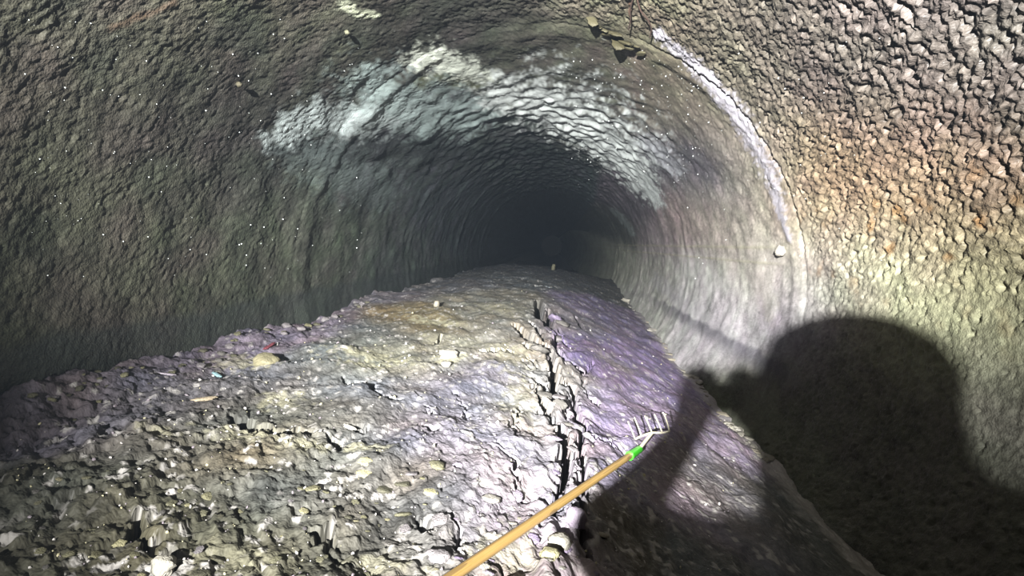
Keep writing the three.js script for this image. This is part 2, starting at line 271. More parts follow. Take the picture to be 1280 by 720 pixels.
// ------------------------------------------------------------------ the deposit
const CRACKS = [
  [[672, 376, 3], [675, 388, 6], [677, 398, 7], [686, 406, 5]], [[686, 388, 3], [688, 404, 3]], [[645, 409, 4], [654, 416, 6], [661, 423, 7], [677, 434, 6], [691, 436, 4]],
  [[688, 409, 3], [699, 420, 3], [691, 436, 3]], [[681, 437, 5], [693, 458, 6], [694, 484, 6], [689, 503, 5]], [[693, 439, 2.5], [710, 450, 3.5], [725, 462, 3]], [[708, 474, 3], [718, 481, 4], [718, 500, 4], [723, 519, 4], [733, 532, 4.5], [734, 540, 4], [726, 545, 4], [726, 569, 5], [730, 600, 5], [724, 650, 4], [735, 700, 3]],
  [[675, 506, 4], [685, 522, 6], [704, 538, 6], [705, 560, 8], [710, 570, 8], [704, 610, 6], [690, 650, 4]], [[720, 397, 2], [729, 415, 2.5]], [[666, 480, 2], [676, 506, 3]], [[689, 503, 3], [676, 480, 2.5]],
  [[742, 455, 1.2], [728, 470, 1.5], [735, 490, 1.5], [748, 505, 1.5]], [[735, 548, 1.5], [760, 552, 1.5], [780, 560, 1.5]],
  [[290, 517, 4], [312, 527, 5], [345, 538, 4], [384, 542, 3]], [[462, 477, 1.4], [469, 492, 1.8], [482, 500, 1.4], [497, 503, 2]], [[571, 494, 1.2], [582, 507, 1.2], [584, 522, 1.4]], [[428, 472, 1.4], [455, 477, 1.4]], [[436, 536, 2.5], [456, 540, 2]], [[535, 512, 1.5], [541, 520, 1.5]],
  [[410, 550, 3], [425, 558, 3]], [[528, 535, 2], [540, 540, 2.5]], [[165, 650, 4], [200, 680, 5], [230, 690, 3]], [[560, 645, 3], [580, 668, 3], [572, 690, 2]], [[520, 640, 3], [535, 655, 4]], [[620, 700, 3], [640, 716, 3]], [[400, 660, 4], [420, 690, 3], [440, 700, 3]],
  [[600, 440, 1], [640, 438, 1.2]], [[668, 356, 1], [690, 360, 1]], [[545, 425, 2], [552, 418, 2]], [[650, 510, 2], [640, 530, 2], [646, 552, 2]], [[618, 560, 2], [640, 580, 2.5], [650, 620, 3], [690, 640, 3]],
  ...Array.from({ length: 26 }, () => { const t = rnd(), x = mix(668, 708, t) + (rnd() - 0.5) * 56, y = mix(398, 566, t), l = 7 + 14 * rnd(), w = 1 + 2.4 * rnd(); return [[x, y, w * 0.5], [x + l * 0.45, y + l * (0.25 + 0.3 * rnd()), w], [x + l * (0.7 + 0.4 * rnd()), y + l, w * 0.6]]; }),
].map((l) => l.map(([x, y, w]) => { const h = onBerg(x, y); return [h.X, h.D, w * h.px]; }));
const crackBoxes = CRACKS.map((l) => [Math.min(...l.map((p) => p[0])) - 0.15, Math.max(...l.map((p) => p[0])) + 0.15, Math.min(...l.map((p) => p[1])) - 0.25, Math.max(...l.map((p) => p[1])) + 0.25]);
function crackDepth(X, D) {
  let best = 0;
  for (let k = 0; k < CRACKS.length; k++) {
    const b = crackBoxes[k]; if (X < b[0] || X > b[1] || D < b[2] || D > b[3]) continue;
    const l = CRACKS[k];
    for (let i = 0; i + 1 < l.length; i++) {
      const p = l[i], q = l[i + 1], sx = q[0] - p[0], sy = (q[1] - p[1]), t = clamp(((X - p[0]) * sx + (D - p[1]) * sy) / (sx * sx + sy * sy + 1e-9));
      const w = mix(p[2], q[2], t) * 1.15, d = Math.hypot(X - p[0] - sx * t, (D - p[1] - sy * t) * 0.6);
      if (d < w * 1.6) best = Math.max(best, step(w * 1.25, w * 0.55, d) * clamp(w * 9, 0.03, 0.22));
    }
  }
  return best;
}
const bergTint = field([
  [60, 520, '#746b78'], [60, 640, '#58584a'], [170, 470, '#7d7586'], [240, 450, '#84788c'], [330, 420, '#8b7e92'], [400, 395, '#877a8a'], [470, 372, '#857d86'], [560, 355, '#78777a'], [640, 345, '#6d7274'], [690, 340, '#666a70'], [740, 350, '#707070'],
  [260, 480, '#77757c'], [330, 475, '#7b7a80'], [420, 455, '#74797a'], [480, 415, '#767c7c'], [505, 397, '#8d7a50'], [540, 400, '#8f8156'], [590, 385, '#8b887a'], [640, 375, '#8a8779'], [600, 420, '#9a9685'], [640, 430, '#a89d8e'], [470, 445, '#99977c'], [540, 450, '#9c9a8d'],
  [330, 510, '#6c6a5c'], [260, 540, '#64625a'], [200, 510, '#66626a'], [320, 545, '#7d7359'], [420, 520, '#6c6c68'], [480, 490, '#7e7e84'], [560, 490, '#7f7c8a'], [600, 480, '#86839a'], [560, 540, '#857f8c'], [640, 500, '#a09a92'], [620, 550, '#9a92a0'], [660, 540, '#a19a9c'],
  [700, 480, '#9a9690'], [720, 400, '#857d86'], [760, 400, '#86789a'], [750, 450, '#8a75a4'], [800, 440, '#9580b0'], [760, 520, '#a08cae'], [830, 480, '#9985b2'], [820, 520, '#a08cae'], [880, 540, '#a692aa'], [900, 600, '#7c7478'], [1000, 650, '#66665a'],
  [200, 680, '#55533f'], [350, 690, '#605c48'], [480, 660, '#646258'], [560, 690, '#8c8478'], [640, 680, '#9c8e98'], [690, 690, '#a296a2'], [800, 690, '#60605a'], [500, 620, '#6c6a69'], [400, 600, '#626158'], [650, 610, '#9a909a'], [780, 580, '#94869c'],
], (x, y) => { const h = onBerg(x, y); return [h.X * 1.5 / Math.max(1, h.D * 0.3), 2.4 * Math.log(h.D)]; }, 0.06, 0.74);
const CREAM = lin('#cac6a8'), WHITE = lin('#d4d0cc'), PALES = [
  [[300, 450, 40, 12], 0.5], [[330, 452, 26, 7], 0.8], [[350, 495, 34, 12], 0.6], [[300, 540, 60, 14], 0.5], [[470, 446, 70, 9], 0.75], [[450, 458, 40, 5], 0.7], [[560, 446, 26, 9], 0.8], [[540, 402, 36, 4], 0.8], [[620, 385, 40, 9], 0.4], [[590, 430, 60, 10], 0.35],
  [[640, 445, 30, 22], 0.35], [[650, 500, 26, 30], 0.35], [[200, 545, 40, 10], 0.4], [[450, 565, 40, 8], 0.5], [[380, 560, 40, 10], 0.5], [[640, 690, 50, 24], 0.4], [[300, 690, 80, 20], 0.3], [[480, 700, 60, 14], 0.35], [[770, 455, 26, 10], 0.3],
].map(([[x, y, rx, ry], k]) => { const c = onBerg(x, y), e = onBerg(x + rx, y), f = onBerg(x, y + ry), g = onBerg(x, y - ry); return [c.X, c.D, Math.abs(e.X - c.X), Math.max(0.02, (g.D - f.D) / 2), k]; });
function bergAt(X, D, out, edge) {                                   // edge: distance to the pipe wall, negative on the left
  const fine = clamp(3.0 / Math.max(D, 1)), mid = clamp(8 / Math.max(D, 1)), lump = step(2.4, 1.4, D) * (0.36 + 0.2 * step(-0.2, -0.9, X)) + 0.10 + 0.3 * step(-0.8, -1.4, X) * step(6, 3, D);
  let y = bergBase(X, D);
  y += 0.035 * fbm(n3, X * 1.3, 2, D * 0.9, 2) + 0.014 * n3(X * 4, 5, D * 3) * mid;
  const ew = clamp(1 - Math.abs(edge) / 0.22);
  y += ew * (edge < 0 ? 0.03 : 0.012) * (0.6 + 0.8 * n3(D * 5, edge * 6, 2)) + (edge < 0 ? 0.05 : 0) * ew * n3(D * 0.8, 4, 4);
  const w1 = worley(X * 21 + 0.7 * n3(X * 9, 1, D * 9), D * 17 + 0.7 * m3(X * 9, 1, D * 9), 71), gap = w1.f2 - w1.f1, id1 = w1.id, dome = clamp(1 - w1.f1);
  y += fine * lump * (0.006 * dome * (0.2 + id1) - 0.012 * step(0.12, 0.0, gap) * step(0.5, 0.75, id1 + 0.4 * n3(X * 3, 3, D * 3)));
  y += fine * lump * 0.016 * fbm(m3, X * 16, 4, D * 12, 4) - fine * lump * 0.018 * step(0.34, 0.62, fbm(n3, X * 11 + 2, 6, D * 9, 3)) + fine * 0.006 * fbm(m3, X * 30, 9, D * 24, 3);
  const w2 = worley(X * 52, D * 40, 83), id2 = w2.id;
  y += fine * (0.35 + lump) * 0.0045 * (clamp(1 - w2.f1) * (0.3 + id2) - 0.3);
  const flow = n3(X * 7 - D * 2.5, 2, D * 2.2 + X * 2), slabs = n3(X * 9 + 4, 1, D * 6);
  y += mid * 0.005 * (1 - Math.abs(flow) * 2) + fine * 0.012 * (step(0.1, 0.2, slabs) - 0.5) * clamp(lump + 0.2);
  const cz = Math.exp(-(((X - mix(0.2, 0.0, clamp((D - 2.2) / 4))) / 0.17) ** 2)) * step(6.6, 5.6, D);
  y += cz * fine * 0.022 * (n3(X * 12, 8, D * 7) + 0.6 * (0.5 - worley(X * 11, D * 7, 61).f1));
  y += cz * 0.02;
  const cd = crackDepth(X + 0.018 * n3(X * 22, 1, D * 16) * fine, D + 0.03 * m3(X * 22, 1, D * 16) * fine);
  y -= cd;
  // colour
  bergTint(X * 1.5 / Math.max(1, D * 0.3), 2.4 * Math.log(Math.max(D, 0.9)), tmp);
  const big = fbm(n3, X * 2.2, 9, D * 1.8, 3), sp = n3(X * 26, 2, D * 20), sp2 = m3(X * 70, 2, D * 55);
  let v = 1 + 0.22 * big + mid * 0.22 * m3(X * 10, 3, D * 7) + fine * (0.2 * sp + 0.2 * sp2 + 0.16 * (id1 - 0.5));
  v = Math.max(0.3, v);
  const hue = fbm(m3, X * 3, 6, D * 2.2, 2);
  let r = tmp[0] * v * (1 + 0.1 * hue), g = tmp[1] * v, b = tmp[2] * v * (1 - 0.12 * hue);
  for (const [px, pd, rx, rd, k] of PALES) { const q = Math.hypot((X - px) / rx, (D - pd) / rd); if (q < 1.8) { const t = k * step(1.2, 0.3, q + 0.55 * n3(X * 16, 7, D * 11) + 0.4 * sp); r = mix(r, CREAM[0], t); g = mix(g, CREAM[1], t); b = mix(b, CREAM[2], t); } }
  const bit = step(0.80, 0.92, id2 + 0.12 * big) * step(0.55, 0.35, w2.f1) * 0.75; r = mix(r, WHITE[0], bit); g = mix(g, WHITE[1], bit); b = mix(b, WHITE[2], bit);
  const dk = step(0.86, 0.95, id1) * 0.45 * step(2.6, 1.6, D); r *= 1 - dk; g *= 1 - dk; b *= 1 - dk;
  if (edge > 0) { const t = 0.75 * step(0.17, 0.07, edge + 0.05 * n3(D * 9, 1, X * 9) - 0.03 * step(6, 4, D)) * step(13, 7, D); r = mix(r, WHITE[0], t); g = mix(g, WHITE[1], t); b = mix(b, WHITE[2], t); }
  out[0] = 0.83 * WET * clamp(r, 0.01, 0.8); out[1] = 0.83 * WET * clamp(g, 0.01, 0.8); out[2] = 0.83 * WET * clamp(b, 0.01, 0.8);
  return y;
}
const fatberg = new THREE.Group();
const bergEdge = (D, side) => { let y = side < 0 ? bLeft(D) : bRight(D); return Math.sqrt(R * R - y * y) + 0.02; };
{
  const rows = ROWS.filter((d) => d < 30 && d > -4.4), COLS = 470, UNDER = 16, nc = COLS + UNDER, nr = rows.length, c = [0, 0, 0];
  const pos = new Float32Array(nr * nc * 3), col = new Float32Array(nr * nc * 3), uv = new Float32Array(nr * nc * 2), idx = [];
  for (let i = 0, o = 0; i < nr; i++) {
    const D = rows[i], xl = -bergEdge(D, -1), xr = bergEdge(D, 1); let yl = 0, yr = 0;
    for (let j = 0; j < nc; j++, o++) {
      let X, y;
      if (j < COLS) { X = mix(xl, xr, j / (COLS - 1)); const el = X - xl, er = xr - X; y = bergAt(X, D, c, el < er ? -Math.max(0, el) : Math.max(0, er)); if (j === 0) yl = y; yr = y; col.set(c, o * 3); } else {
        const t = (j - COLS + 1) / (UNDER + 1), a0 = Math.atan2(yr, xr), a1 = Math.atan2(yl, xl), a = mix(a0, a1, t), rr = R + 0.012; X = rr * Math.cos(a); y = rr * Math.sin(a); col.set([0.1, 0.1, 0.1], o * 3);
      }
      pos.set([X, y, -D], o * 3); uv.set([X / 0.6, D / 0.6], o * 2);
    }
  }
  for (let i = 0; i + 1 < nr; i++) for (let j = 0; j < nc; j++) { const k = (j + 1) % nc, a = i * nc + j, b = a + nc, a2 = i * nc + k, b2 = a2 + nc; idx.push(a, a2, b, a2, b2, b); }
  const g = new THREE.BufferGeometry();
  g.setAttribute('position', new THREE.BufferAttribute(pos, 3)); g.setAttribute('color', new THREE.BufferAttribute(col, 3)); g.setAttribute('uv', new THREE.BufferAttribute(uv, 2)); g.setIndex(idx); g.computeVertexNormals();
  thing(fatberg, 'fatberg', 'huge cracked grey and violet bank of hardened grease filling the bottom of the sewer pipe', 'fatberg');
  part('crust', g, M.crust, fatberg);
}
const bergY = (X, D) => { const c = [0, 0, 0], xl = -bergEdge(D, -1), xr = bergEdge(D, 1); return bergAt(X, D, c, X - xl < xr - X ? -(X - xl) : xr - X); };

// clods: a few angular shapes shared by all loose and half-bedded lumps
const clodShapes = [0, 1, 2, 3, 4, 5].map((s) => {
  const g = mergeVertices(new THREE.IcosahedronGeometry(1, 2).deleteAttribute('normal').deleteAttribute('uv')), p = g.attributes.position, v = new THREE.Vector3();
  for (let i = 0; i < p.count; i++) { v.fromBufferAttribute(p, i); const w = 1 + 0.28 * n3(v.x * 1.3 + s * 7, v.y * 1.3, v.z * 1.3) + 0.16 * n3(v.x * 3.4, v.y * 3.4 + s * 5, v.z * 3.4); v.multiplyScalar(w); v.y = clamp(v.y, -0.55 - 0.1 * s % 0.2, 0.62 + 0.05 * s); p.setXYZ(i, v.x, v.y, v.z); }
  const u = new Float32Array(p.count * 2); for (let i = 0; i < p.count; i++) { u[i * 2] = p.getX(i) * 0.09; u[i * 2 + 1] = p.getZ(i) * 0.09 + 0.05 * p.getY(i); } g.setAttribute('uv', new THREE.BufferAttribute(u, 2)); g.computeVertexNormals(); return g;
});
const clodTone = (hex) => new THREE.MeshPhysicalMaterial({ color: new THREE.Color(hex).multiplyScalar(WET), roughness: 1, roughnessMap: crustGloss, bumpMap: crustBump, bumpScale: 0.004, specularIntensity: 0.4 });
const tones = { grey: ['#7f7a7c', '#8d888a', '#6d6a66'].map(clodTone), violet: ['#94879f', '#a398a8', '#83788f'].map(clodTone), pale: ['#a8a49c', '#b4b0a4', '#9f9888'].map(clodTone), cream: ['#aba682', '#a19c7c', '#989276'].map(clodTone), olive: ['#6f6d58', '#7c795f', '#5a5849'].map(clodTone) };
function clod(name, parent, X, D, sx, sy, sz, tone, sink = 0.35, tilt = 0.4) {
  const m = new THREE.Mesh(clodShapes[Math.floor(rnd() * 6)], tones[tone][Math.floor(rnd() * 3)]);
  m.position.set(X, bergY(X, D) + sy * (0.5 - sink), -D); m.scale.set(sx, sy, sz); m.rotation.set((rnd() - 0.5) * tilt, rnd() * TAU, (rnd() - 0.5) * tilt);
  m.name = numbered(name); if (parent) parent.add(m); return shade(m);
}
// half-bedded pieces that belong to the bank
for (let i = 0; i < 26; i++) { const t = rnd(), h = onBerg(mix(672, 712, t) + (rnd() - 0.5) * 56, mix(395, 566, t)); const s = (4 + 8 * rnd()) * h.px; clod('crust_slab', fatberg, h.X, h.D, s, s * 0.5, s * 1.5, rnd() < 0.85 ? 'grey' : 'violet', 0.5, 0.9); }
for (let i = 0; i < 80; i++) { const t = Math.pow(rnd(), 1.4), h = onWall(mix(975, 775, t), mix(585, 357, t)); const D = h.D, X = bergEdge(D, 1) - 0.03 - rnd() * 0.12, s = (1.5 + 4.5 * rnd() ** 2) * D / FOCAL; clod('edge_lump', fatberg, X, D, s, s * 0.6, s * 1.7, 'pale', 0.45, 0.6); }
for (let i = 0; i < 60; i++) { const D = 1.7 + 3.2 * rnd() ** 1.5, X = -bergEdge(D, -1) + 0.05 + rnd() * 0.16, s = (2 + 4 * rnd()) * D / FOCAL; clod('edge_lump', fatberg, X, D, s, s * 0.7, s, rnd() < 0.6 ? 'olive' : 'grey', 0.3, 0.6); }
for (let i = 0; i < 130; i++) { const px = 40 + rnd() * 720, py = 585 + rnd() * 150, h = onBerg(px, py), s = (2.5 + 8 * rnd() ** 2.5) * h.px; clod('crust_lump', fatberg, h.X, h.D, s, s * 0.4, s * 1.2, px > 560 ? (rnd() < 0.6 ? 'violet' : 'pale') : rnd() < 0.55 ? 'olive' : rnd() < 0.6 ? 'grey' : 'cream', 0.46, 0.6); }
{ // the crumbs nobody could count
  const list = []; for (let i = 0; i < 1100; i++) { const px = 20 + rnd() * 900, py = 350 + rnd() ** 0.8 * 380, h = onBerg(px, py); if (Math.abs(h.X) > 1.45 || h.D > 12) continue; list.push([h.X, h.D, (0.7 + 1.7 * rnd() ** 3) * Math.min(h.px, 0.004)]); }
  const crumbMat = new THREE.MeshPhysicalMaterial({ color: '#ffffff', roughness: 0.6 }), g = new THREE.IcosahedronGeometry(1, 0), im = new THREE.InstancedMesh(g, crumbMat, list.length), o = new THREE.Object3D(), c = new THREE.Color();
  list.forEach(([X, D, s], i) => { o.position.set(X, bergY(X, D) + s * 0.2, -D); o.rotation.set(rnd() * 6, rnd() * 6, rnd() * 6); o.scale.set(s * 1.4, s * 0.7, s); o.updateMatrix(); im.setMatrixAt(i, o.matrix); const t = rnd(); c.set(t < 0.5 ? '#cfcac6' : t < 0.75 ? '#c4bd98' : '#8a8088').multiplyScalar(WET); im.setColorAt(i, c); });
  im.name = 'grease_crumbs'; im.userData.kind = 'stuff'; fatberg.add(im); shade(im);
}
// ------------------------------------------------------------------ loose things on the bank
const looseClod = (label, px, py, w, hgt, tone, name = 'grease_lump', category = 'lump', group) => { const h = onBerg(px, py); const m = clod(name, null, h.X, h.D, w / 2 * h.px, hgt * h.px, w / 2 * h.px * 0.8, tone, 0.12, 0.2); used.set(name, used.get(name) - 1); return thing(m, name, label, category, group); };
looseClod('long flat cream lump of grease near the left edge, beside a red scrap', 333, 453, 36, 8, 'cream');
looseClod('round white lump alone on the far yellowish part of the bank', 545, 386, 8, 7, 'pale', 'pebble', 'pebble');
looseClod('broad whitish lump left of the pinhole in the middle of the bank', 560, 446, 26, 8, 'pale');
looseClod('small white lump just below the broad whitish one', 557, 458, 14, 6, 'pale');
looseClod('bright white clod below the rake handle, at the shadow\'s edge', 697, 690, 30, 14, 'pale');
looseClod('cream clod at the bottom edge, under the bright white clod', 684, 712, 24, 10, 'cream');
looseClod('smooth lilac clod half in shadow, right of the rake handle', 716, 668, 26, 18, 'violet');
looseClod('small dark lump standing on the crest in front of the black pipe', 691, 338, 6, 6, 'olive');
looseClod('greyish clod close to the bottom edge, left of the rake handle', 548, 700, 30, 9, 'grey');
looseClod('pale clod with a flat top in the bottom left corner', 205, 700, 30, 14, 'pale');
{ // thin slivers and scraps
  const sliver = (label, name, category, x0, y0, x1, y1, rad, color, lift = 0.004) => { const a = onBerg(x0, y0), b = onBerg(x1, y1), P = [0, 0.35, 0.7, 1].map((t) => { const X = mix(a.X, b.X, t), D = mix(a.D, b.D, t); return new THREE.Vector3(X, bergY(X, D) + rad * 0.7 + lift * Math.sin(t * 4), -D); });
    const l = P[0].distanceTo(P[3]), m = new THREE.Mesh(clodShapes[1], clodTone(color)); m.scale.set(l * 0.55, rad * 0.9, rad * 1.5); m.position.copy(P[0]).add(P[3]).multiplyScalar(0.5); m.position.y += lift; m.quaternion.setFromUnitVectors(new THREE.Vector3(1, 0, 0), P[3].clone().sub(P[0]).normalize());
    return thing(m, name, label, category); };
  sliver('pale tan wood sliver lying on the grey crust at the left', 'wood_sliver', 'stick', 241, 503, 270, 500, 0.009, '#b5a78f');
  sliver('short pale blue scrap on the violet crust at the left', 'plastic_scrap', 'scrap', 267, 463, 276, 467, 0.007, '#a8cdd4');
  sliver('curled white thread on the violet crust near the left wall', 'thread', 'scrap', 199, 473, 219, 472, 0.005, '#cfc6d2');
  sliver('small red scrap at the left beside the long cream lump', 'red_scrap', 'scrap', 330, 439, 343, 433, 0.008, '#9a5560');
  sliver('white stick on the crust below the thin cracks', 'white_stick', 'stick', 430, 537, 444, 540, 0.008, '#d8d4c8');
  sliver('narrow white sliver on the lilac crust left of the wide crack', 'white_sliver', 'stick', 575, 549, 585, 549, 0.006, '#d8d4d8');
}
// ------------------------------------------------------------------ rake, lying with its tines up
{
  const rake = new THREE.Group(), tipEnd = onBerg(797, 563, 0.06), low = onBerg(567, 720, 0.04);
  const A = low.p.clone(), B = tipEnd.p.clone();
  const dir = B.clone().sub(A).normalize(), start = A.clone().addScaledVector(dir, -0.55); start.y = Math.max(start.y, A.y + 0.0);
  const wood = new THREE.MeshPhysicalMaterial({ color: new THREE.Color(0.5, 0.5, 0.5), map: (() => { const c = document.createElement('canvas'); c.width = 256; c.height = 1024; const x = c.getContext('2d'); x.fillStyle = '#9c8350'; x.fillRect(0, 0, 256, 1024); for (let i = 0; i < 900; i++) { x.fillStyle = rnd() < 0.5 ? 'rgba(120,80,30,0.18)' : 'rgba(225,180,100,0.16)'; x.fillRect(rnd() * 256, rnd() * 1024, 1 + rnd() * 3, 60 + rnd() * 260); } for (let i = 0; i < 26; i++) { x.fillStyle = 'rgba(70,55,40,0.35)'; x.beginPath(); x.ellipse(rnd() * 256, rnd() * 1024, 4 + rnd() * 14, 10 + rnd() * 40, 0, 0, 7); x.fill(); } const t = new THREE.CanvasTexture(c); t.colorSpace = THREE.SRGBColorSpace; t.wrapS = t.wrapT = THREE.RepeatWrapping; return t; })(), roughness: 0.45, clearcoat: 0.15 });
  rake.position.copy(B); thing(rake, 'garden_rake', 'long wooden rake with a green socket lying on the grease, thin tines up', 'rake');
  const toLocal = (v) => v.clone().sub(B), rod = (name, a, b, r0, r1, mat, seg = 14) => { const l = a.distanceTo(b), g = new THREE.CylinderGeometry(r1, r0, l, seg, 6, false); const m = part(name, g, mat, rake); m.position.copy(toLocal(a).add(toLocal(b)).multiplyScalar(0.5)); m.quaternion.setFromUnitVectors(new THREE.Vector3(0, 1, 0), b.clone().sub(a).normalize()); return m; };
  rod('handle', start, B.clone().addScaledVector(dir, -0.06), 0.0140, 0.0130, wood);
  const green = new THREE.MeshPhysicalMaterial({ color: '#2a8c18', roughness: 0.35, clearcoat: 0.4 });
  rod('socket', B.clone().addScaledVector(dir, -0.10), B.clone().addScaledVector(dir, 0.02), 0.0185, 0.015, green);
  const steel = new THREE.MeshStandardMaterial({ color: '#7a7668', roughness: 0.6, metalness: 0.2 });
  const bases = [[794, 549], [802, 545], [815, 541], [828, 541], [837, 539]], tips = [[785, 527], [793, 522], [806, 520], [818, 518], [830, 517]];
  const headD = B.clone().addScaledVector(dir, 0.09), at = (px, py, D) => { const d = ray(px, py); return EYE.clone().addScaledVector(d, (D) / -d.z); };
  const bp = bases.map(([x, y]) => at(x, y, -headD.z)), tp = tips.map(([x, y]) => at(x, y, -headD.z + 0.05));
  const curve = new THREE.CatmullRomCurve3(bp.map(toLocal)); part('head_bar', new THREE.TubeGeometry(curve, 20, 0.005, 8), steel, rake);
  rod('neck', B.clone().addScaledVector(dir, 0.01), bp[2], 0.008, 0.007, steel, 10);
  for (let i = 0; i < 5; i++) { const a = toLocal(bp[i]), b = toLocal(tp[i]), c = a.clone().lerp(b, 0.5).add(new THREE.Vector3(0.001, 0.0, 0.003)); part('tine', new THREE.TubeGeometry(new THREE.CatmullRomCurve3([a, c, b]), 10, 0.0036, 7), steel, rake); }
}
// ------------------------------------------------------------------ pieces on the lining
{
  const stoneAt = (px, py, s, tone, parent, name) => { const h = onWall(px, py), m = new THREE.Mesh(clodShapes[2], tone); m.position.copy(h.p).multiply(new THREE.Vector3(1 - 0.015, 1 - 0.015, 1)); m.scale.set(s * h.px, s * h.px * 1.3, s * h.px); m.rotation.z = h.th + 1; m.name = numbered(name); parent.add(m); return shade(m); };
  stoneAt(981, 313, 7, clodTone('#b3aea4'), wallRight, 'proud_stone');
  stoneAt(293, 101, 3.5, clodTone('#4a4636'), ceiling, 'proud_stone');
  stoneAt(430, 35, 3, clodTone('#6a6a56'), ceiling, 'proud_stone');
  for (let i = 0; i < 11; i++) { const t = i / 10, h = onWall(mix(738, 800, t) + 6 * (rnd() - 0.5), mix(22, 62, t) + 8 * (rnd() - 0.5)); const m = new THREE.Mesh(clodShapes[i % 6], clodTone(rnd() < 0.5 ? '#46422f' : '#55513d')); const s = (3 + 5 * rnd()) * h.px; m.position.copy(h.p).multiply(new THREE.Vector3(0.988, 0.988, 1)); m.scale.set(s, s * 0.45, s * 2); m.rotation.set(rnd(), rnd(), h.th - 1.5); m.name = numbered('spalled_flake'); ceiling.add(m); shade(m); }
  // brown roots that come through near the joint
  const rootMat = new THREE.MeshStandardMaterial({ color: '#2a1a11', roughness: 0.8 });
  const root = (label, pts) => { const P = pts.map(([x, y, k]) => { const h = onWall(x, y); return h.p.clone().multiply(new THREE.Vector3(k, k, 1)); }); thing(new THREE.Mesh(new THREE.TubeGeometry(new THREE.CatmullRomCurve3(P), 24, 0.0045, 7), rootMat), 'root', label, 'root'); };
  root('short straight brown root hanging from the crown at the top edge', [[792, -4, 1.0], [789, 8, 0.99], [790, 18, 0.985], [788, 30, 0.98]]);
  root('longer bent brown root hanging right of the straight one, above the ring joint', [[796, -2, 1.0], [803, 8, 0.985], [812, 18, 0.982], [817, 28, 0.98], [816, 38, 0.975]]);
  // beads of water on the lining
  const list = []; for (let i = 0; i < 480; i++) { let px, py; const t = rnd(); if (t < 0.45) { px = 700 + rnd() * 180; py = 60 + rnd() * 170; } else if (t < 0.8) { px = 30 + rnd() * 430; py = 20 + rnd() * 330; } else { px = 860 + rnd() * 260; py = 40 + rnd() * 320; } const h = onWall(px, py); list.push([h, (0.3 + 0.65 * rnd() ** 2) * h.px]); }
  const water = new THREE.MeshPhysicalMaterial({ color: '#dfe4e2', roughness: 0.06, transmission: 0.6, thickness: 0.004, ior: 1.33 }), im = new THREE.InstancedMesh(new THREE.SphereGeometry(1, 8, 6), water, list.length), o = new THREE.Object3D(), c = [0, 0, 0];
  list.forEach(([h, s], i) => { const hh = wallAt(h.th, h.D, c), r = R - hh - s * 0.5; o.position.set(r * Math.cos(h.th), r * Math.sin(h.th), -h.D); o.rotation.set(0, 0, h.th); o.scale.set(s, s * 0.9, s * 0.9); o.updateMatrix(); im.setMatrixAt(i, o.matrix); });
  thing(im, 'water_beads', 'tiny beads of water scattered over the damp concrete lining', 'water'); im.userData.kind = 'stuff';
}
// ------------------------------------------------------------------ work lamp behind the camera
{
  const lamp = new THREE.Group(), z = LAMP.z + 0.06, gy = bergY(LAMP.x, -z); lamp.position.set(LAMP.x, gy, z);
  thing(lamp, 'work_lamp', 'yellow work lamp on a black tripod standing on the grease behind the camera', 'lamp');
  const top = LAMP.y - gy, aim = LAMP_AIM.clone().sub(LAMP).normalize(), body = new THREE.MeshStandardMaterial({ color: '#c99a1c', roughness: 0.5 }), black = new THREE.MeshStandardMaterial({ color: '#151515', roughness: 0.6 });
  const q = new THREE.Quaternion().setFromUnitVectors(new THREE.Vector3(0, 0, -1), aim), head = part('housing', new THREE.LatheGeometry([[0, 0.14], [0.03, 0.14], [0.045, 0.10], [0.05, 0.02], [0.047, 0.014], [0, 0.014]].map(([r, y]) => new THREE.Vector2(r, y)), 28).rotateX(Math.PI / 2), body, lamp);
  head.quaternion.copy(q); head.position.set(0, top, -0.06);
  const lens = part('lens', new THREE.CylinderGeometry(0.042, 0.042, 0.004, 24).rotateX(Math.PI / 2).translate(0, 0, 0.009), new THREE.MeshStandardMaterial({ color: '#ffffff', emissive: '#fff8ea', emissiveIntensity: 3 }), head); lens.castShadow = false;
  const pole = part('pole', new THREE.CylinderGeometry(0.012, 0.014, top - 0.2, 14).translate(0, (top - 0.2) / 2 + 0.15, 0.02), black, lamp);
  for (let k = 0; k < 3; k++) { const a = k * TAU / 3 + 0.5, fx = 0.3 * Math.cos(a), fz = 0.3 * Math.sin(a), fy = bergY(LAMP.x + fx, -(z + fz)) - gy, P = new THREE.Vector3(fx, fy + 0.01, fz), T = new THREE.Vector3(0, 0.5, 0.02), l = P.distanceTo(T); const m = part('leg', new THREE.CylinderGeometry(0.009, 0.009, l, 10), black, lamp); m.position.copy(P).add(T).multiplyScalar(0.5); m.quaternion.setFromUnitVectors(new THREE.Vector3(0, 1, 0), T.clone().sub(P).normalize()); }
}
